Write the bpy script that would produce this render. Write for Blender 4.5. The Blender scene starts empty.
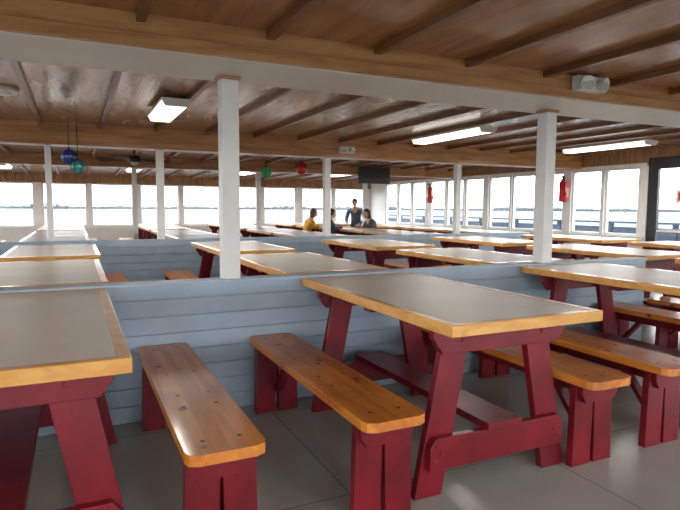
import bpy, bmesh, math, random
from mathutils import Vector, Matrix
random.seed(4)
scene=bpy.context.scene
COL=scene.collection

# ------------------------------------------------------------------ materials
def newmat(name):
    m=bpy.data.materials.new(name); m.use_nodes=True
    nt=m.node_tree; b=nt.nodes['Principled BSDF']; return m,nt,b
def plain(name,col,rough=.5,metal=0,coat=0,var=.08,scale=6,bump=0,spec=.5):
    m,nt,b=newmat(name)
    n=nt.nodes.new('ShaderNodeTexNoise'); n.inputs['Scale'].default_value=scale; n.inputs['Detail'].default_value=5
    tc=nt.nodes.new('ShaderNodeTexCoord'); nt.links.new(tc.outputs['Object'],n.inputs['Vector'])
    r=nt.nodes.new('ShaderNodeValToRGB')
    r.color_ramp.elements[0].position=.3; r.color_ramp.elements[1].position=.7
    r.color_ramp.elements[0].color=(*[c*(1-var) for c in col],1); r.color_ramp.elements[1].color=(*[min(1,c*(1+var)) for c in col],1)
    nt.links.new(n.outputs['Fac'],r.inputs['Fac']); nt.links.new(r.outputs['Color'],b.inputs['Base Color'])
    b.inputs['Roughness'].default_value=rough; b.inputs['Metallic'].default_value=metal
    b.inputs['Coat Weight'].default_value=coat; b.inputs['Coat Roughness'].default_value=.12
    b.inputs['Specular IOR Level'].default_value=spec
    if bump:
        bp=nt.nodes.new('ShaderNodeBump'); bp.inputs['Strength'].default_value=bump; bp.inputs['Distance'].default_value=.02
        nt.links.new(n.outputs['Fac'],bp.inputs['Height']); nt.links.new(bp.outputs['Normal'],b.inputs['Normal'])
    return m
def wood(name,c1,c2,scale=(14,1.2,14),rough=.35,coat=.0,knots=False,perobj=True,bump=.1,world=False):
    m,nt,b=newmat(name); N=nt.nodes; L=nt.links
    tc=N.new('ShaderNodeTexCoord'); mp=N.new('ShaderNodeMapping'); mp.inputs['Scale'].default_value=scale
    L.new(tc.outputs['Object'],mp.inputs['Vector'])
    if perobj:
        oi=N.new('ShaderNodeObjectInfo'); mul=N.new('ShaderNodeMath'); mul.operation='MULTIPLY'; mul.inputs[1].default_value=37
        L.new(oi.outputs['Random'],mul.inputs[0]); cx=N.new('ShaderNodeCombineXYZ')
        L.new(mul.outputs[0],cx.inputs[0]); L.new(mul.outputs[0],cx.inputs[1]); L.new(cx.outputs[0],mp.inputs['Location'])
    n=N.new('ShaderNodeTexNoise'); n.inputs['Scale'].default_value=1.6; n.inputs['Detail'].default_value=7; n.inputs['Distortion'].default_value=.8
    L.new(mp.outputs[0],n.inputs['Vector'])
    r=N.new('ShaderNodeValToRGB'); r.color_ramp.elements[0].position=.36; r.color_ramp.elements[1].position=.64
    r.color_ramp.elements[0].color=(*c1,1); r.color_ramp.elements[1].color=(*c2,1)
    L.new(n.outputs['Fac'],r.inputs['Fac']); out=r.outputs['Color']
    if knots:
        v=N.new('ShaderNodeTexVoronoi'); v.inputs['Scale'].default_value=5.5
        mp2=N.new('ShaderNodeMapping'); mp2.inputs['Scale'].default_value=(1,.8,1); L.new(tc.outputs['Object'],mp2.inputs['Vector'])
        if perobj: L.new(cx.outputs[0],mp2.inputs['Location'])
        L.new(mp2.outputs[0],v.inputs['Vector'])
        kr=N.new('ShaderNodeValToRGB'); kr.color_ramp.elements[0].position=.07; kr.color_ramp.elements[1].position=.15
        kr.color_ramp.elements[0].color=(.12,.05,.03,1); kr.color_ramp.elements[1].color=(1,1,1,1)
        L.new(v.outputs['Distance'],kr.inputs['Fac'])
        mx=N.new('ShaderNodeMix'); mx.data_type='RGBA'; mx.blend_type='MULTIPLY'; mx.inputs['Factor'].default_value=.85
        L.new(out,mx.inputs[6]); L.new(kr.outputs['Color'],mx.inputs[7]); out=mx.outputs[2]
        # broad worn patches
        n2=N.new('ShaderNodeTexNoise'); n2.inputs['Scale'].default_value=2.6; n2.inputs['Detail'].default_value=3; L.new(mp2.outputs[0],n2.inputs['Vector'])
        r2=N.new('ShaderNodeValToRGB'); r2.color_ramp.elements[0].position=.32; r2.color_ramp.elements[0].color=(.5,.33,.24,1); r2.color_ramp.elements[1].position=.5
        r2.color_ramp.elements[1].color=(1,1,1,1)
        L.new(n2.outputs['Fac'],r2.inputs['Fac'])
        mx2=N.new('ShaderNodeMix'); mx2.data_type='RGBA'; mx2.blend_type='MULTIPLY'; mx2.inputs['Factor'].default_value=.6
        L.new(out,mx2.inputs[6]); L.new(r2.outputs['Color'],mx2.inputs[7]); out=mx2.outputs[2]
    L.new(out,b.inputs['Base Color'])
    b.inputs['Roughness'].default_value=rough; b.inputs['Coat Weight'].default_value=coat; b.inputs['Coat Roughness'].default_value=.10
    bp=N.new('ShaderNodeBump'); bp.inputs['Strength'].default_value=bump; bp.inputs['Distance'].default_value=.01
    L.new(n.outputs['Fac'],bp.inputs['Height']); L.new(bp.outputs['Normal'],b.inputs['Normal'])
    return m
def emis(name,col,st):
    m,nt,b=newmat(name); b.inputs['Base Color'].default_value=(*col,1)
    b.inputs['Emission Color'].default_value=(*col,1); b.inputs['Emission Strength'].default_value=st; return m
def glassmat(name):
    m,nt,b=newmat(name); nt.nodes.remove(b); N=nt.nodes
    t=N.new('ShaderNodeBsdfTransparent'); g=N.new('ShaderNodeBsdfGlossy'); g.inputs['Roughness'].default_value=.02
    mx=N.new('ShaderNodeMixShader'); mx.inputs[0].default_value=.05
    nt.links.new(t.outputs[0],mx.inputs[1]); nt.links.new(g.outputs[0],mx.inputs[2]); nt.links.new(mx.outputs[0],N['Material Output'].inputs[0]); return m

M_red=plain('red_paint',(.165,.006,.014),.38,coat=.08,var=.3,scale=5,bump=.1,spec=.35)
M_lam=plain('grey_laminate',(.66,.61,.53),.4,var=.05,scale=3)
M_edge=wood('tabletop_edge_wood',(.58,.27,.05),(.74,.40,.105),(4,4,14),.3,coat=.3)
M_bench=wood('varnished_bench_wood',(.46,.135,.010),(.66,.235,.024),(9,.9,9),.45,coat=.45,knots=True,bump=.04)
M_bolt=plain('bolt_plug',(.05,.018,.012),.5)
M_blue=plain('blue_grey_paint',(.33,.42,.51),.5,var=.09,scale=5)
M_white=plain('white_paint',(.76,.76,.73),.45,var=.05,scale=4)
M_soff=plain('pale_soffit_paint',(.74,.71,.65),.4,var=.05,scale=2)
M_beam=wood('beam_wood',(.35,.155,.05),(.53,.27,.10),(1.0,10,10),.38,coat=.1,perobj=False)
M_batten=wood('batten_wood',(.14,.055,.02),(.24,.105,.04),(12,1,12),.38,coat=.1,perobj=False)
M_ceil=wood('plywood_ceiling',(.27,.115,.04),(.43,.20,.075),(5,.8,5),.27,coat=.2,perobj=False,bump=.02)
M_ceil2=wood('plywood_ceiling_painted_sheen',(.28,.165,.09),(.42,.27,.16),(5,.8,5),.24,coat=.3,perobj=False,bump=.02)  # same plywood, greyer and lighter: reflected light painted into the colour
M_shing=wood('cedar_header_wood',(.24,.115,.05),(.40,.22,.11),(10,10,2),.6)
M_black=plain('black_metal',(.015,.015,.017),.4)
M_plast=plain('white_plastic',(.75,.75,.71),.4)
M_lens=emis('fluorescent_diffuser',(1,.95,.85),2.2)
M_glass=glassmat('window_glass')
M_dark=plain('dark_lens',(.03,.03,.03),.2)
M_lens2=plain('lamp_lens',(.55,.55,.5),.2)

# floor: grey painted plywood with seams
M_floor,nt,b=newmat('grey_painted_floor'); N=nt.nodes; L=nt.links
tc=N.new('ShaderNodeTexCoord'); br=N.new('ShaderNodeTexBrick'); br.inputs['Scale'].default_value=1
br.inputs['Brick Width'].default_value=2.44; br.inputs['Row Height'].default_value=1.22; br.inputs['Mortar Size'].default_value=.004
br.inputs['Color1'].default_value=(.365,.375,.345,1); br.inputs['Color2'].default_value=(.39,.40,.37,1); br.inputs['Mortar'].default_value=(.2,.2,.19,1)
L.new(tc.outputs['Object'],br.inputs['Vector'])
n=N.new('ShaderNodeTexNoise'); n.inputs['Scale'].default_value=2.2; n.inputs['Detail'].default_value=4; L.new(tc.outputs['Object'],n.inputs['Vector'])
r=N.new('ShaderNodeValToRGB'); r.color_ramp.elements[0].position=.3; r.color_ramp.elements[0].color=(.9,.9,.9,1); r.color_ramp.elements[1].position=.65
L.new(n.outputs['Fac'],r.inputs['Fac']); mx=N.new('ShaderNodeMix'); mx.data_type='RGBA'; mx.blend_type='MULTIPLY'; mx.inputs['Factor'].default_value=1
L.new(br.outputs['Color'],mx.inputs[6]); L.new(r.outputs['Color'],mx.inputs[7]); L.new(mx.outputs[2],b.inputs['Base Color'])
mr=N.new('ShaderNodeMapRange'); mr.inputs[3].default_value=.17; mr.inputs[4].default_value=.25; L.new(n.outputs['Fac'],mr.inputs[0]); L.new(mr.outputs[0],b.inputs['Roughness'])

# ------------------------------------------------------------------ mesh builder
class MB:
    def __init__(s): s.bm=bmesh.new(); s.mats=[]
    def mi(s,m):
        if m not in s.mats: s.mats.append(m)
        return s.mats.index(m)
    def hexa(s,v,m):
        vs=[s.bm.verts.new(p) for p in v]; k=s.mi(m)
        for f in [(0,3,2,1),(4,5,6,7),(0,1,5,4),(1,2,6,5),(2,3,7,6),(3,0,4,7)]:
            fc=s.bm.faces.new([vs[i] for i in f]); fc.material_index=k
    def box(s,x0,x1,y0,y1,z0,z1,m):
        s.hexa([(x0,y0,z0),(x1,y0,z0),(x1,y1,z0),(x0,y1,z0),(x0,y0,z1),(x1,y0,z1),(x1,y1,z1),(x0,y1,z1)],m)
    def prism(s,pts,axis,a,b,m):
        # pts 2D polygon, extruded along axis
        def P(u,v,w):
            return {'y':(u,w,v),'x':(w,u,v),'z':(u,v,w)}[axis]
        A=[s.bm.verts.new(P(u,v,a)) for u,v in pts]; B=[s.bm.verts.new(P(u,v,b)) for u,v in pts]
        k=s.mi(m); n=len(pts)
        fs=[s.bm.faces.new(A),s.bm.faces.new(B[::-1])]
        for i in range(n): fs.append(s.bm.faces.new([A[i],B[i],B[(i+1)%n],A[(i+1)%n]]))
        for f in fs: f.material_index=k
    def cyl(s,p0,p1,r0,r1,m,seg=16):
        p0=Vector(p0);p1=Vector(p1);d=p1-p0
        mat=Matrix.Translation((p0+p1)/2)@d.to_track_quat('Z','Y').to_matrix().to_4x4()
        g=bmesh.ops.create_cone(s.bm,cap_ends=True,segments=seg,radius1=r0,radius2=r1,depth=d.length,matrix=mat)
        k=s.mi(m)
        for f in {f for v in g['verts'] for f in v.link_faces}: f.material_index=k; f.smooth=len(f.verts)==4
    def sph(s,c,r,m,seg=20,sc=(1,1,1)):
        mat=Matrix.Translation(c)@Matrix.Diagonal((*sc,1))
        g=bmesh.ops.create_uvsphere(s.bm,u_segments=seg,v_segments=seg//2,radius=r,matrix=mat); k=s.mi(m)
        for f in {f for v in g['verts'] for f in v.link_faces}: f.material_index=k; f.smooth=True
        return g['verts']
    def mesh(s,name):
        bmesh.ops.recalc_face_normals(s.bm,faces=s.bm.faces)
        me=bpy.data.meshes.new(name); s.bm.to_mesh(me); s.bm.free()
        for m in s.mats: me.materials.append(m)
        return me
    def obj(s,name,loc=(0,0,0),bev=0,rot=0):
        return place(s.mesh(name),name,loc,bev,rot)
def place(me,name,loc=(0,0,0),bev=0,rot=0,parent=None):
    o=bpy.data.objects.new(name,me); COL.objects.link(o); o.location=loc; o.rotation_euler=(0,0,rot)
    if bev:
        md=o.modifiers.new('bevel','BEVEL'); md.width=bev; md.segments=2; md.limit_method='ANGLE'; md.angle_limit=math.radians(40)
    if parent: o.parent=parent
    return o

# ------------------------------------------------------------------ picnic table mesh (origin: near-left bottom corner)
W,LN,HT=.95,1.84,.925
def table_mesh():
    b=MB(); e=.045
    b.box(e,W-e,e,LN-e,HT-.05,HT,M_lam)
    # wood edging frame
    b.box(0,W,0,e,HT-.055,HT+.001,M_edge); b.box(0,W,LN-e,LN,HT-.055,HT+.001,M_edge)
    b.box(0,e,e,LN-e,HT-.055,HT+.001,M_edge); b.box(W-e,W,e,LN-e,HT-.055,HT+.001,M_edge)
    c=W/2; zt=HT-.056
    for yy,sg in ((.2,1),(LN-.2,-1)):
        # apron cleat with slanted ends (outermost)
        b.prism([(.04,zt),(W-.04,zt),(W-.04,zt-.05),(W-.10,zt-.135),(.10,zt-.135),(.04,zt-.05)],'y',yy,yy+sg*.042,M_red)
        # legs
        y2=yy+sg*.043; y3=yy+sg*.088
        for s in (-1,1):
            xt=c+s*.25; xb=c+s*.42; w=.08
            b.prism([(xt-w,zt),(xt+w,zt),(xb+w,0),(xb-w,0)],'y',y2,y3,M_red)
        # lower cross board
        b.prism([(.035,.15),(W-.035,.15),(W-.035,.27),(W-.07,.315),(.07,.315),(.035,.27)],'y',yy,yy+sg*.042,M_red)
        # bolts
        for s in (-1,1):
            for zz,xx in ((zt-.07,c+s*.26),(.24,c+s*.375),(zt-.03,c+s*.22),(.20,c+s*.41)):
                b.cyl((xx,yy-sg*.008,zz),(xx,yy+sg*.002,zz),.012,.012,M_red,10)
    # foot stretcher lying flat on the cross boards
    b.box(c-.11,c+.11,.17,LN-.17,.317,.357,M_red)
    # centre batten under top
    b.box(.06,W-.06,LN/2-.045,LN/2+.045,zt-.04,zt,M_red)
    return b.mesh('picnic_table')
def bench_mesh():
    b=MB(); w,l,h=.32,1.82,.52; k=.05
    b.prism([(k,0),(w-k,0),(w-.012,.018),(w,k),(w,l-k),(w-.012,l-.018),(w-k,l),(k,l),(.012,l-.018),(0,l-k),(0,k),(.012,.018)],'z',h-.045,h,M_bench)
    for yy in (.13,.55,.72,l-.72,l-.13):
        for s in (-1,1): b.cyl((w/2+s*.075,yy,h-.003),(w/2+s*.075,yy,h+.0012),.011,.011,M_bolt,12)
    zt=h-.046
    for yy,sg in ((.09,1),(l-.09,-1)):
        b.prism([(.02,zt),(w-.02,zt),(w-.02,zt-.05),(w-.05,zt-.10),(.05,zt-.10),(.02,zt-.05)],'y',yy,yy+sg*.04,M_red)
        for s in (-1,1):
            xt=w/2+s*.073; xb=w/2+s*.085; ww=.07
            b.prism([(xt-ww,zt),(xt+ww,zt),(xb+ww,0),(xb-ww,0)],'y',yy+sg*.041,yy+sg*.086,M_red)
        b.hexa([(w/2-.03,yy+sg*.09,.16),(w/2+.03,yy+sg*.09,.16),(w/2+.03,yy+sg*.13,.16),(w/2-.03,yy+sg*.13,.16),
                (w/2-.03,yy+sg*.36,zt),(w/2+.03,yy+sg*.36,zt),(w/2+.03,yy+sg*.4,zt),(w/2-.03,yy+sg*.4,zt)],M_red)
    b.box(w/2-.02,w/2+.02,.14,l-.14,zt-.09,zt,M_red)
    return b.mesh('wooden_bench')
TM=table_mesh(); BMh=bench_mesh()
cols=[-2.95,-.73,1.5,3.62,5.75,7.85]
rows=[2.0,4.15,6.5,9.3,11.0,13.3,15.5]
for ri,y in enumerate(rows):
    for ci,x in enumerate(cols):
        if ri==0 and ci==5: continue
        if ri==3: yy=y-.05
        else: yy=y
        j=0 if ri==0 else random.uniform(-.03,.03)
        lb,rb=-.4,.97
        if ri==0 and ci==1: rb=1.13; yy=2.03; j=-.055
        if ri==0 and ci==3: lb=-.54
        if ri in(3,): yy=9.12
        place(TM,'picnic_table',(x+j,yy,0),.004)
        place(BMh,'wooden_bench',(x+lb+j,yy+.04 if ri else 2.05,0),.006)
        if ci<5: place(BMh,'wooden_bench',(x+rb+j,yy+.02 if ri else 2.05,0),.006)

# ------------------------------------------------------------------ room shell
X0,X1,Y0,Y1=-6.5,10.0,-4.5,18.5
b=MB(); b.box(X0-.15,X1+.15,Y0-.15,Y1+.15,-.15,0,M_floor); b.obj('floor')
def ceiling_bay(name,ya,yb,za,zb,mat):
    b=MB()
    b.hexa([(X0-.1,ya,za),(X1+.1,ya,za),(X1+.1,yb,zb),(X0-.1,yb,zb),(X0-.1,ya,za+.1),(X1+.1,ya,za+.1),(X1+.1,yb,zb+.1),(X0-.1,yb,zb+.1)],mat)
    x=.37-.76*9
    while x<X1-.1:
        if x>X0+.1:
            b.hexa([(x-.025,ya,za-.05),(x+.025,ya,za-.05),(x+.025,yb,zb-.05),(x-.025,yb,zb-.05),(x-.025,ya,za+.01),(x+.025,ya,za+.01),(x+.025,yb,zb+.01),(x-.025,yb,zb+.01)],M_batten)
        x+=.76
    return b.obj(name)
ceiling_bay('ceiling',Y0-.1,3.5,2.53,2.53,M_ceil)
ceiling_bay('ceiling',4.0,8.95,2.60,2.60,M_ceil2)
ceiling_bay('ceiling',9.05,Y1+.1,2.60,2.38,M_ceil2)
b=MB(); b.box(X0,X1,3.42,4.08,2.362,2.72,M_beam); b.box(X0,X1,3.44,4.08,2.34,2.36,M_soff); b.box(X0,X1,3.40,3.47,2.345,2.42,M_beam); b.obj('ceiling_beam',bev=.004)
b=MB(); b.box(X0,X1,8.85,9.15,2.30,2.75,M_beam); b.obj('ceiling_beam',bev=.004)
b=MB(); b.box(X0,X1,13.0,13.2,2.28,2.55,M_beam); b.obj('ceiling_beam',bev=.004)

def wall(name,axis,c0,c1,a0,a1,wins,sill,head,top,mlow,mhigh,door=None):
    """axis 'x': wall runs along x at y c0..c1 ; axis 'y': runs along y at x c0..c1"""
    b=MB()
    def bx(u0,u1,z0,z1,m,d0=c0,d1=c1):
        if axis=='x': b.box(u0,u1,d0,d1,z0,z1,m)
        else: b.box(d0,d1,u0,u1,z0,z1,m)
    segs=[(a0,a1)]
    if door: segs=[(a0,door[0]),(door[1],a1)]; bx(door[0],door[1],door[2],top,mhigh)
    for u0,u1 in segs:
        bx(u0,u1,0,sill,mlow); bx(u0,u1,head,top,mhigh)
    # piers
    ed=sorted(wins); cur=a0
    for w in ed+[(a1,a1)]:
        if w[0]>cur:
            p0,p1=cur,w[0]
            if door and p0<door[1] and p1>door[0]:
                if door[0]>p0: bx(p0,door[0],sill,head,M_white)
                if p1>door[1]: bx(door[1],p1,sill,head,M_white)
            else: bx(p0,p1,sill,head,M_white)
        cur=w[1]
    b.obj(name)
wcount=[0]
def window(axis,c,u0,u1,z0,z1,inn):
    """inn: +1/-1 direction toward room"""
    wcount[0]+=1; b=MB()
    def bx(a,bb,z0,z1,m,d0,d1):
        d0,d1=sorted((c+inn*d0,c+inn*d1))
        if axis=='x': b.box(a,bb,d0,d1,z0,z1,m)
        else: b.box(d0,d1,a,bb,z0,z1,m)
    t=.045; g=.001
    u0+=g;u1-=g;z0+=g;z1-=g
    bx(u0,u0+t,z0,z1,M_white,-.05,.02); bx(u1-t,u1,z0,z1,M_white,-.05,.02)
    bx(u0+t,u1-t,z0,z0+t,M_white,-.05,.03); bx(u0+t,u1-t,z1-t,z1,M_white,-.05,.02)
    bx(u0+t,u1-t,z0+t,z1-t,M_glass,-.02,-.014)
    b.obj('window_%d'%wcount[0])
# far wall
fw=[]; x=X0+.25; i=0
while x+1.22<X1-.1:
    fw.append((x,x+1.2)); x+=1.2+(.10 if i%2==0 else .2); i+=1
wall('wall_far','x',Y1,Y1+.12,X0,X1,fw,.83,2.12,2.42,M_white,M_shing)
for a,c in fw: window('x',Y1+.06,a,c,.83,2.12,-1)
# right wall
rw=[]; y=7.48; i=0
while y+.82<Y1-.1:
    rw.append((y,y+.80)); y+=.80+(.07 if i%3!=1 else .22); i+=1
y=5.9; 
while y-.8>Y0+.2:
    rw.append((y-.8,y)); y-=.9
wall('wall_right','y',X1,X1+.12,Y0,Y1,rw,.9,2.27,2.62,M_white,M_shing,door=(6.1,7.3,2.42))
for a,c in rw: window('y',X1+.06,a,c,.9,2.27,-1)
# left + back walls, out of view; windows enlarged to let in more light
lw=[(Y0+.3+1.3*k,Y0+.3+1.3*k+1.22) for k in range(17)]
wall('wall_left','y',X0-.12,X0,Y0,Y1,lw,.6,2.4,2.62,M_white,M_shing)
for a,c in lw: window('y',X0-.06,a,c,.6,2.4,1)
bw=[(X0+.3+1.3*k,X0+.3+1.3*k+1.22) for k in range(12)]
wall('wall_back','x',Y0-.12,Y0,X0,X1,bw,.6,2.4,2.62,M_white,M_shing)
for a,c in bw: window('x',Y0-.06,a,c,.6,2.4,1)
# trims on right wall
b=MB(); b.box(X1-.05,X1-.001,7.32,Y1-.01,.85,.9,M_white); b.obj('trim_1')
b=MB(); b.box(X1-.03,X1-.001,7.32,Y1-.01,2.27,2.33,M_white); b.obj('trim_2')
b=MB(); b.box(X0+.01,X1-.06,Y1-.05,Y1-.001,.78,.83,M_white); b.obj('trim_3')
# door
b=MB()
for a,c,z0,z1 in ((6.1,6.2,0,2.42),(7.2,7.3,0,2.42),(6.2,7.2,2.3,2.42),(6.2,6.3,.01,2.3),(7.1,7.2,.01,2.3),(6.3,7.1,.01,.28),(6.3,7.1,2.2,2.3),(6.3,7.1,1.0,1.06)):
    b.box(X1+.02,X1+.09,a+.001,c-.001,z0,z1,M_black)
b.box(X1+.05,X1+.056,6.3,7.1,.28,2.2,M_glass)
b.box(X1-.03,X1+.0,6.35,7.05,1.01,1.05,M_plast)
M_sred=plain('red_sign',(.6,.03,.03),.5)
b.box(X1+.04,X1+.048,6.45,6.75,1.55,1.8,M_plast); b.box(X1+.036,X1+.04,6.5,6.7,1.6,1.75,M_sred)
b.obj('door_1')

# partitions: shiplap
def partition(y,xa,xb,h=.94,bh=.118):
    b=MB(); b.box(xa+.01,xb-.01,y-.035,y+.035,0,h-.022,M_blue)
    z=.004
    while z<h-.03:
        z2=min(z+bh-.008,h-.023)
        for s in (-1,1):
            ya,yb=(y-.05,y-.035) if s<0 else (y+.035,y+.05)
            b.box(xa,xb,ya,yb,z,z2,M_blue)
        z+=bh
    b.box(xa-.01,xb+.01,y-.065,y+.065,h-.022,h,M_blue)
    return b.obj('shiplap_partition',bev=.003)
partition(3.93,X0+.02,5.35); partition(9.02,X0+.02,8.6)

# posts
def post(x,y,z0,z1,w=.115,cap=True):
    b=MB(); h=w/2
    b.box(x-h,x+h,y-h,y+h,z0+.001,z1-(.022 if cap else .001),M_white)
    if cap: b.box(x-h-.012,x+h+.012,y-h-.012,y+h+.012,z1-.022,z1-.001,M_beam)
    return b.obj('support_post',bev=.004)
post(.99,3.93,.94,2.34,.12); post(3.96,3.93,.94,2.34,.12); post(-2.0,3.93,.94,2.34,.12)
for x in (-.32,1.2,4.0,6.8): post(x,9.02,.94,2.30,.11 if x>0 else .08,False)
for x in (1.2,4.0,6.9): post(x,13.08,0,2.28,.1,False)

# ------------------------------------------------------------------ lights fixtures
def fixture(x,y,z,l=1.22,w=.30):
    b=MB()
    b.box(x-w/2,x+w/2,y-l/2,y+l/2,z-.02,z-.001,M_plast)
    b.prism([(x-w/2+.01,z-.02),(x+w/2-.01,z-.02),(x+w/2-.04,z-.075),(x-w/2+.04,z-.075)],'y',y-l/2+.02,y+l/2-.02,M_lens)
    for e in (-1,1):
        ya=y+e*(l/2-.02); yb=y+e*l/2
        b.prism([(x-w/2,z-.02),(x+w/2,z-.02),(x+w/2-.035,z-.082),(x-w/2+.035,z-.082)],'y',min(ya,yb),max(ya,yb),M_plast)
    b.obj('fluorescent_ceiling_light')
    ld=bpy.data.lights.new('fluorescent_lamp','AREA'); ld.shape='RECTANGLE'; ld.size=w-.06; ld.size_y=l-.1; ld.energy=26; ld.color=(1,.94,.85)
    lo=bpy.data.objects.new('fluorescent_lamp',ld); COL.objects.link(lo); lo.location=(x,y,z-.09)
fixture(.98,6.6,2.55); fixture(5.1,6.95,2.55,1.7); fixture(8.4,6.95,2.55,1.7); fixture(-3,6.8,2.55)
for x,y in ((-1.5,15.2),(1.4,15.1),(4.3,15.0),(7.0,14.6)): fixture(x,y,2.60-(y-9.05)*.0233-.05,1.4,.34)
for x,y in ((-2.5,.5),(1.9,-1.2),(5.5,0.4)): fixture(x,y,2.48)  # unseen fixtures added out of view to light the foreground

def emergency(x,y,z,s=1):
    b=MB()
    b.box(x-.15*s,x+.15*s,y-.07,y-.001,z-.06*s,z+.06*s,M_plast)
    for e in (-1,1):
        b.cyl((x+e*.085*s,y-.07,z),(x+e*.1*s,y-.12,z-.01),.045*s,.06*s,M_plast)
        b.cyl((x+e*.1*s,y-.12,z-.01),(x+e*.101*s,y-.123,z-.01),.05*s,.05*s,M_lens2)
    b.obj('emergency_light',bev=.006)
emergency(3.83,3.40,2.455); emergency(4.28,8.85,2.43,.9)
for x,y in ((-.6,6.5),(5.77,4.7)):
    b=MB(); b.cyl((x,y,2.599),(x,y,2.55),.15,.13,M_plast,28); b.cyl((x,y,2.55),(x,y,2.53),.09,.06,M_plast,28); b.obj('ceiling_vent')

# ceiling fan
b=MB(); fx,fy,fz=1.02,11.0,2.29
M_blade=plain('dark_fan_blade',(.03,.02,.015),.4)
b.cyl((fx,fy,2.555),(fx,fy,2.50),.07,.06,M_black); b.cyl((fx,fy,2.51),(fx,fy,fz+.06),.015,.015,M_black,8)
b.cyl((fx,fy,fz+.07),(fx,fy,fz-.04),.10,.11,M_black,20); b.cyl((fx,fy,fz-.04),(fx,fy,fz-.09),.08,.04,M_plast,20)
for k in range(5):
    a=k*2*math.pi/5+.3; R=Matrix.Rotation(a,3,'Z')
    def T(p): q=R@Vector(p); return (q.x+fx,q.y+fy,q.z+fz)
    b.hexa([T(p) for p in [(.09,-.02,0),(.2,-.02,0),(.2,.02,.004),(.09,.02,.004),(.09,-.02,.008),(.2,-.02,.008),(.2,.02,.012),(.09,.02,.012)]],M_black)
    b.hexa([T(p) for p in [(.18,-.05,-.02),(.66,-.07,-.025),(.66,.07,.03),(.18,.05,.02),(.18,-.05,-.01),(.66,-.07,-.015),(.66,.07,.04),(.18,.05,.03)]],M_blade)
b.obj('ceiling_fan')

# glass floats
def float_(x,y,z,r,col,top):
    m,nt,bb=newmat('coloured_glass'); bb.inputs['Base Color'].default_value=(*col,1); bb.inputs['Roughness'].default_value=.08; bb.inputs['Coat Weight'].default_value=.6
    b=MB(); b.sph((x,y,z),r,m); b.cyl((x,y,z+r*.9),(x,y,top),.006,.006,M_black,6); b.cyl((x,y,z+r*.9),(x,y,z+r*1.2),r*.25,r*.2,M_black,10)
    for a in range(3):
        t=a*math.pi/3; prev=None
        for k in range(13):
            p=Vector((x+math.cos(t)*math.sin(k*math.pi/6)*r*1.02,y+math.sin(t)*math.sin(k*math.pi/6)*r*1.02,z+math.cos(k*math.pi/6)*r*1.02))
            if prev is not None: b.cyl(prev,p,.004,.004,M_black,5)
            prev=p
    b.obj('hanging_glass_float')
float_(-.05,8.78,2.13,.105,(.02,.05,.30),2.6); float_(.06,8.72,1.99,.095,(.03,.30,.28),2.6)
float_(3.70,11.5,2.17,.12,(.05,.50,.14),2.53); float_(4.50,11.5,2.28,.13,(.75,.02,.02),2.53)
# tv
b=MB(); b.box(6.62,7.52,12.86,12.93,2.06,2.50,M_black); b.box(6.65,7.49,12.855,12.86,2.09,2.47,M_dark); b.box(7.0,7.1,12.93,12.99,2.2,2.4,M_black); b.obj('wall_television',bev=.006)
# fire extinguishers on the right wall
M_ext=plain('extinguisher_red',(.6,.015,.015),.3,coat=.4)
for y,z in ((9.26,1.6),(14.45,1.6)):
    b=MB(); x=X1-.12
    b.cyl((x,y,z),(x,y,z+.42),.085,.085,M_ext,20); b.cyl((x,y,z+.42),(x,y,z+.5),.085,.03,M_ext,20); b.cyl((x,y,z-.015),(x,y,z),.07,.085,M_black,20)
    b.cyl((x,y,z+.5),(x,y,z+.55),.03,.03,M_black,12); b.box(x-.10,x+.03,y-.012,y+.012,z+.55,z+.575,M_black); b.box(x-.09,x+.02,y-.01,y+.01,z+.52,z+.535,M_black)
    b.cyl((x-.02,y-.03,z+.52),(x-.05,y-.10,z+.40),.012,.012,M_black,8); b.cyl((x-.05,y-.10,z+.40),(x-.05,y-.10,z+.12),.012,.02,M_black,8)
    b.box(x+.08,X1-.001,y-.05,y+.05,z+.1,z+.3,M_plast)
    b.obj('fire_extinguisher')

# ------------------------------------------------------------------ exterior
M_sea=plain('sea_water',(.078,.092,.10),.7,var=.12,scale=.05,bump=.3,spec=.2)
b=MB(); b.box(-3000,3000,-3000,3000,-3.2,-3.0,M_sea); b.obj('ground_sea')
M_shore=plain('far_shore',(.045,.055,.058),.9,var=.3,scale=.01,spec=.1)
b=MB()
for k in range(60):
    a=math.radians(-60+k*3.2); R=900; x,y=R*math.sin(a),R*math.cos(a); h=random.uniform(3,8)
    b.sph((x,y,-3),1,M_shore,10,(42,42,h))
b.obj('distant_shoreline')
M_dock=plain('blue_dock_paint',(.035,.06,.09),.6,spec=.2); M_dw=plain('dock_wood',(.08,.075,.07),.7)
b=MB(); b.box(11.2,13.6,5,26,-.4,-.2,M_dw)
for k in range(12):
    y=5.3+k*1.85; b.box(13.4,13.5,y-.05,y+.05,-.2,1.05,M_dock)
    b.box(11.3,11.5,y-.1,y+.1,-3,-.4,M_dw); b.box(13.2,13.4,y-.1,y+.1,-3,-.4,M_dw)
b.box(13.36,13.54,5.2,25.8,1.05,1.1,M_dock); b.box(13.43,13.47,5.2,25.8,.1,.95,M_dock)
b.obj('outdoor_dock_railing')

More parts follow.
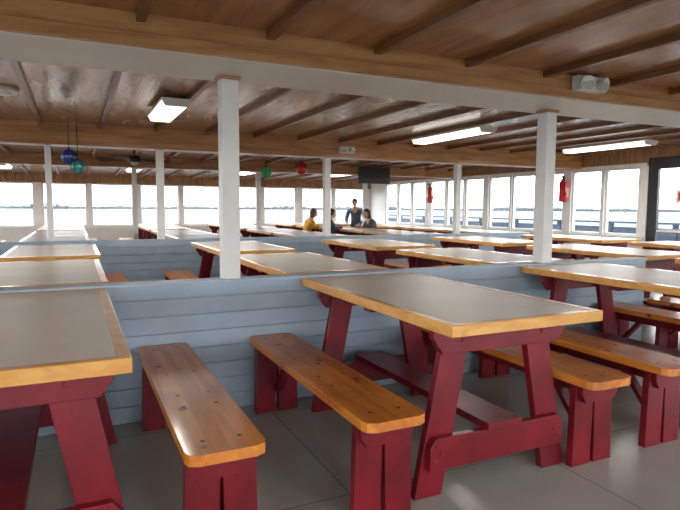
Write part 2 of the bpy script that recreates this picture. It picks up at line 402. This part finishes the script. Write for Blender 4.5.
# ------------------------------------------------------------------ people
M_skin=plain('skin',(.55,.30,.21),.5,var=.04); 
def cloth(n,c): return plain(n,c,.85,var=.12,scale=14,bump=.15)
M_dhair=plain('dark_hair',(.03,.02,.015),.6,var=.3,scale=30)
M_bhair=plain('brown_hair',(.10,.05,.025),.6,var=.3,scale=30)
M_eye=plain('eye_white',(.7,.7,.7),.3); M_iris=plain('iris',(.02,.015,.01),.2); M_lip=plain('lips',(.4,.13,.11),.5)
M_shoe=plain('shoe_leather',(.03,.025,.02),.5)
def skinmesh(chains,name):
    verts=[];rad=[];edges=[];lab=[];roots=[]
    for ch in chains:
        base=len(verts)
        for (p,r,l) in ch['v']: verts.append(p); rad.append(r); lab.append(l)
        edges+=[(a+base,c+base) for a,c in ch['e']]; roots.append(base)
    me=bpy.data.meshes.new(name); me.from_pydata(verts,edges,[]); o=bpy.data.objects.new(name,me); COL.objects.link(o)
    md=o.modifiers.new('s','SKIN'); md.use_smooth_shade=True
    for i,sv in enumerate(me.skin_vertices[0].data):
        sv.radius=rad[i] if isinstance(rad[i],tuple) else (rad[i],rad[i]); sv.use_root=i in roots
    ss=o.modifiers.new('ss','SUBSURF'); ss.levels=2; ss.render_levels=2
    dg=bpy.context.evaluated_depsgraph_get(); dg.update()
    res=bpy.data.meshes.new_from_object(o.evaluated_get(dg)); bpy.data.objects.remove(o)
    segs=[(Vector(verts[a]),Vector(verts[c]),lab[c]) for a,c in edges]
    return res,segs
def person(name,J,mats,loc,rot,hairlong=False,hair=M_dhair,hdir=(0,-1,-.1)):
    """J: joints dict facing -Y."""
    V=[];E=[];ix={}
    def add(k,p,r,l,par=None):
        ix[k]=len(V); V.append((p,r,l))
        if par is not None: E.append((ix[par],ix[k]))
    add('pel',J['pel'],(.15,.115),'leg'); add('sp',J['sp'],(.145,.105),'top','pel'); add('ch',J['ch'],(.165,.115),'top','sp')
    add('nk',J['nk'],.058,'skin','ch'); add('hb',J['hb'],.055,'skin','nk')
    chains=[]
    for s in ('l','r'):
        add('sh'+s,J['sh'+s],.068,'top','ch'); add('el'+s,J['el'+s],.048,'top','sh'+s); add('wr'+s,J['wr'+s],.030,'top','el'+s)
        w=Vector(J['wr'+s]); d=(w-Vector(J['el'+s])).normalized(); hd=w+d*.08; add('hd'+s,tuple(hd),(.042,.02),'skin','wr'+s)
        up=Vector((0,0,1)); side=d.cross(up).normalized(); dn=side.cross(d).normalized()*-1
        for k in range(4):
            off=side*(-.03+.02*k); ln=(.07,.08,.075,.06)[k]; st=w+d*.075+off
            chains.append({'v':[(tuple(st),.010,'skin'),(tuple(st+d*ln*.5+dn*.008),.009,'skin'),(tuple(st+d*ln*.85+dn*.03),.008,'skin')],'e':[(0,1),(1,2)]})
        sd=-1 if s=='l' else 1
        st=w+d*.03+side*(.025*sd)
        chains.append({'v':[(tuple(st),.012,'skin'),(tuple(st+side*.035*sd+d*.03),.011,'skin'),(tuple(st+side*.045*sd+d*.06),.009,'skin')],'e':[(0,1),(1,2)]})
        add('hp'+s,J['hp'+s],.095,'leg','pel'); add('kn'+s,J['kn'+s],.062,'leg','hp'+s); add('an'+s,J['an'+s],.042,'leg','kn'+s); add('to'+s,J['to'+s],(.045,.03),'shoe','an'+s)
    par=bpy.data.objects.new(name,None); COL.objects.link(par); par.location=loc; par.rotation_euler=(0,0,rot)
    me,segs=skinmesh([{'v':V,'e':E}]+chains,name+'_body')
    order=['top','leg','skin','shoe']; me.materials.clear()
    for m in (mats[0],mats[1],M_skin,M_shoe): me.materials.append(m)
    for f in me.polygons:
        f.use_smooth=True; best=9;bl='top'
        for a,c,l in segs:
            ab=c-a;t=max(0,min(1,(f.center-a).dot(ab)/max(ab.length_squared,1e-9))); dd=(f.center-(a+ab*t)).length
            if dd<best: best=dd;bl=l
        f.material_index=order.index(bl)
    place(me,'body',parent=par)
    # head
    hb=MB(); vs=hb.sph((0,0,0),1,M_skin,28,(.076,.095,.115))
    for v in vs:
        p=v.co
        if p.z<0: p.x*=1+p.z*2.2; 
        if p.z<-.03 and p.y<0: p.y*=1.04
        if p.y>.02 and p.z<-.04: p.y*=.75
        if p.y<-.06: p.y=-.06+(p.y+.06)*.75
    hb.hexa([(-.017,-.078,-.032),(.017,-.078,-.032),(.009,-.070,-.03),(-.009,-.070,-.03),(-.007,-.083,.006),(.007,-.083,.006),(.006,-.07,.01),(-.006,-.07,.01)],M_skin)
    hb.sph((0,-.094,-.028),.013,M_skin,10)
    for e in (-1,1):
        hb.sph((e*.031,-.076,.004),.012,M_eye,10); hb.sph((e*.031,-.086,.004),.006,M_iris,8)
        hb.sph((e*.031,-.083,.024),.014,hair,8,(1,.3,.25)); hb.sph((e*.075,.005,-.005),.03,M_skin,10,(.3,.6,1))
    hb.sph((0,-.082,-.058),.022,M_lip,10,(1,.4,.3))
    def hs(sc,c=(0,.012,.012)): 
        hv=hb.sph(c,1,hair,28,sc)
        dl=[v for v in hv if v.co.y<-.035-(v.co.z-.03)*.25 and v.co.z<.062 or (not hairlong and v.co.z<-.045)or(v.co.y<-.0 and v.co.z<-.03)]
        bmesh.ops.delete(hb.bm,geom=dl,context='VERTS')
    hs((.086,.102,.12))
    if hairlong: hb.sph((0,.06,-.08),.1,hair,16,(.8,.45,1.25))
    hm=hb.mesh('head'); ho=place(hm,'head',parent=par)
    n=Vector(hdir).normalized(); q=(-n).to_track_quat('Y','Z'); ho.rotation_mode='QUATERNION'; ho.rotation_quaternion=q
    ho.location=Vector(J['hb'])+Vector((n.x*.03,n.y*.03,.085))
    return par
stand=dict(pel=(0,0,.90),sp=(0,-.02,1.10),ch=(0,-.07,1.30),nk=(0,-.11,1.43),hb=(0,-.14,1.49),
 shl=(-.20,-.07,1.36),ell=(-.27,-.10,1.09),wrl=(-.17,-.30,.99),shr=(.20,-.07,1.36),elr=(.28,-.08,1.09),wrr=(.19,-.28,.98),
 hpl=(-.09,0,.86),knl=(-.10,-.03,.47),anl=(-.11,.02,.08),tol=(-.12,-.13,.035),hpr=(.09,0,.86),knr=(.11,-.01,.47),anr=(.12,.05,.08),tor=(.14,-.10,.035))
def sit(lean=.1,ay=-.40,az=.955):
    B=.52
    return dict(pel=(0,0,B+.11),sp=(0,-.02-lean*.3,B+.30),ch=(0,-.02-lean,B+.50),nk=(0,-.03-lean*1.3,B+.63),hb=(0,-.05-lean*1.5,B+.68),
     shl=(-.17,-.02-lean,B+.55),ell=(-.23,-.12-lean,B+.36),wrl=(-.12,ay,az),shr=(.17,-.02-lean,B+.55),elr=(.23,-.12-lean,B+.36),wrr=(.12,ay,az),
     hpl=(-.09,-.03,B+.09),knl=(-.11,-.40,B+.05),anl=(-.11,-.36,.09),tol=(-.11,-.50,.035),hpr=(.09,-.03,B+.09),knr=(.11,-.40,B+.05),anr=(.11,-.34,.09),tor=(.12,-.48,.035))
person('standing_man',stand,(cloth('charcoal_hoodie',(.065,.085,.12)),cloth('dark_jeans',(.02,.025,.04))),(7.27,14.3,0),math.radians(-45),hdir=(0,-1,-.45))
person('seated_woman',sit(.12),(cloth('yellow_jacket',(.62,.33,.03)),cloth('jeans',(.04,.06,.12))),(5.47,13.75,0),math.radians(90),hairlong=True,hair=M_bhair)
person('seated_man',sit(.08),(cloth('navy_jacket',(.04,.055,.10)),cloth('black_trousers',(.02,.02,.02))),(5.47,12.45,0),math.radians(90),hair=M_dhair)
person('seated_woman',sit(.1),(cloth('grey_coat',(.09,.09,.11)),cloth('leggings',(.02,.02,.03))),(6.92,12.6,0),math.radians(-90),hairlong=True,hair=M_dhair)

# ------------------------------------------------------------------ world, camera
w=bpy.data.worlds.new('overcast_sky'); scene.world=w; w.use_nodes=True; nt=w.node_tree; bg=nt.nodes['Background']
tc=nt.nodes.new('ShaderNodeTexCoord'); sp=nt.nodes.new('ShaderNodeSeparateXYZ'); nt.links.new(tc.outputs['Generated'],sp.inputs[0])
r=nt.nodes.new('ShaderNodeValToRGB'); nt.links.new(sp.outputs['Z'],r.inputs['Fac'])
r.color_ramp.elements[0].color=(.96,.98,1,1); r.color_ramp.elements[1].color=(.85,.91,1,1); nt.links.new(r.outputs[0],bg.inputs['Color'])
bg.inputs['Strength'].default_value=8.5
try:
    scene.view_settings.view_transform='Standard'; scene.view_settings.exposure=0
except Exception as e: print(e)
cd=bpy.data.cameras.new('camera'); cam=bpy.data.objects.new('camera',cd); COL.objects.link(cam)
cd.sensor_width=36; cd.lens=560/680*36; cd.clip_start=.05; cd.clip_end=5000
cam.matrix_world=Matrix.Translation((0,0,1.45))@Matrix.Rotation(math.radians(-25.3),4,'Z')@Matrix.Rotation(math.radians(90-4.9),4,'X')@Matrix.Rotation(math.radians(.3),4,'Z')
scene.camera=cam
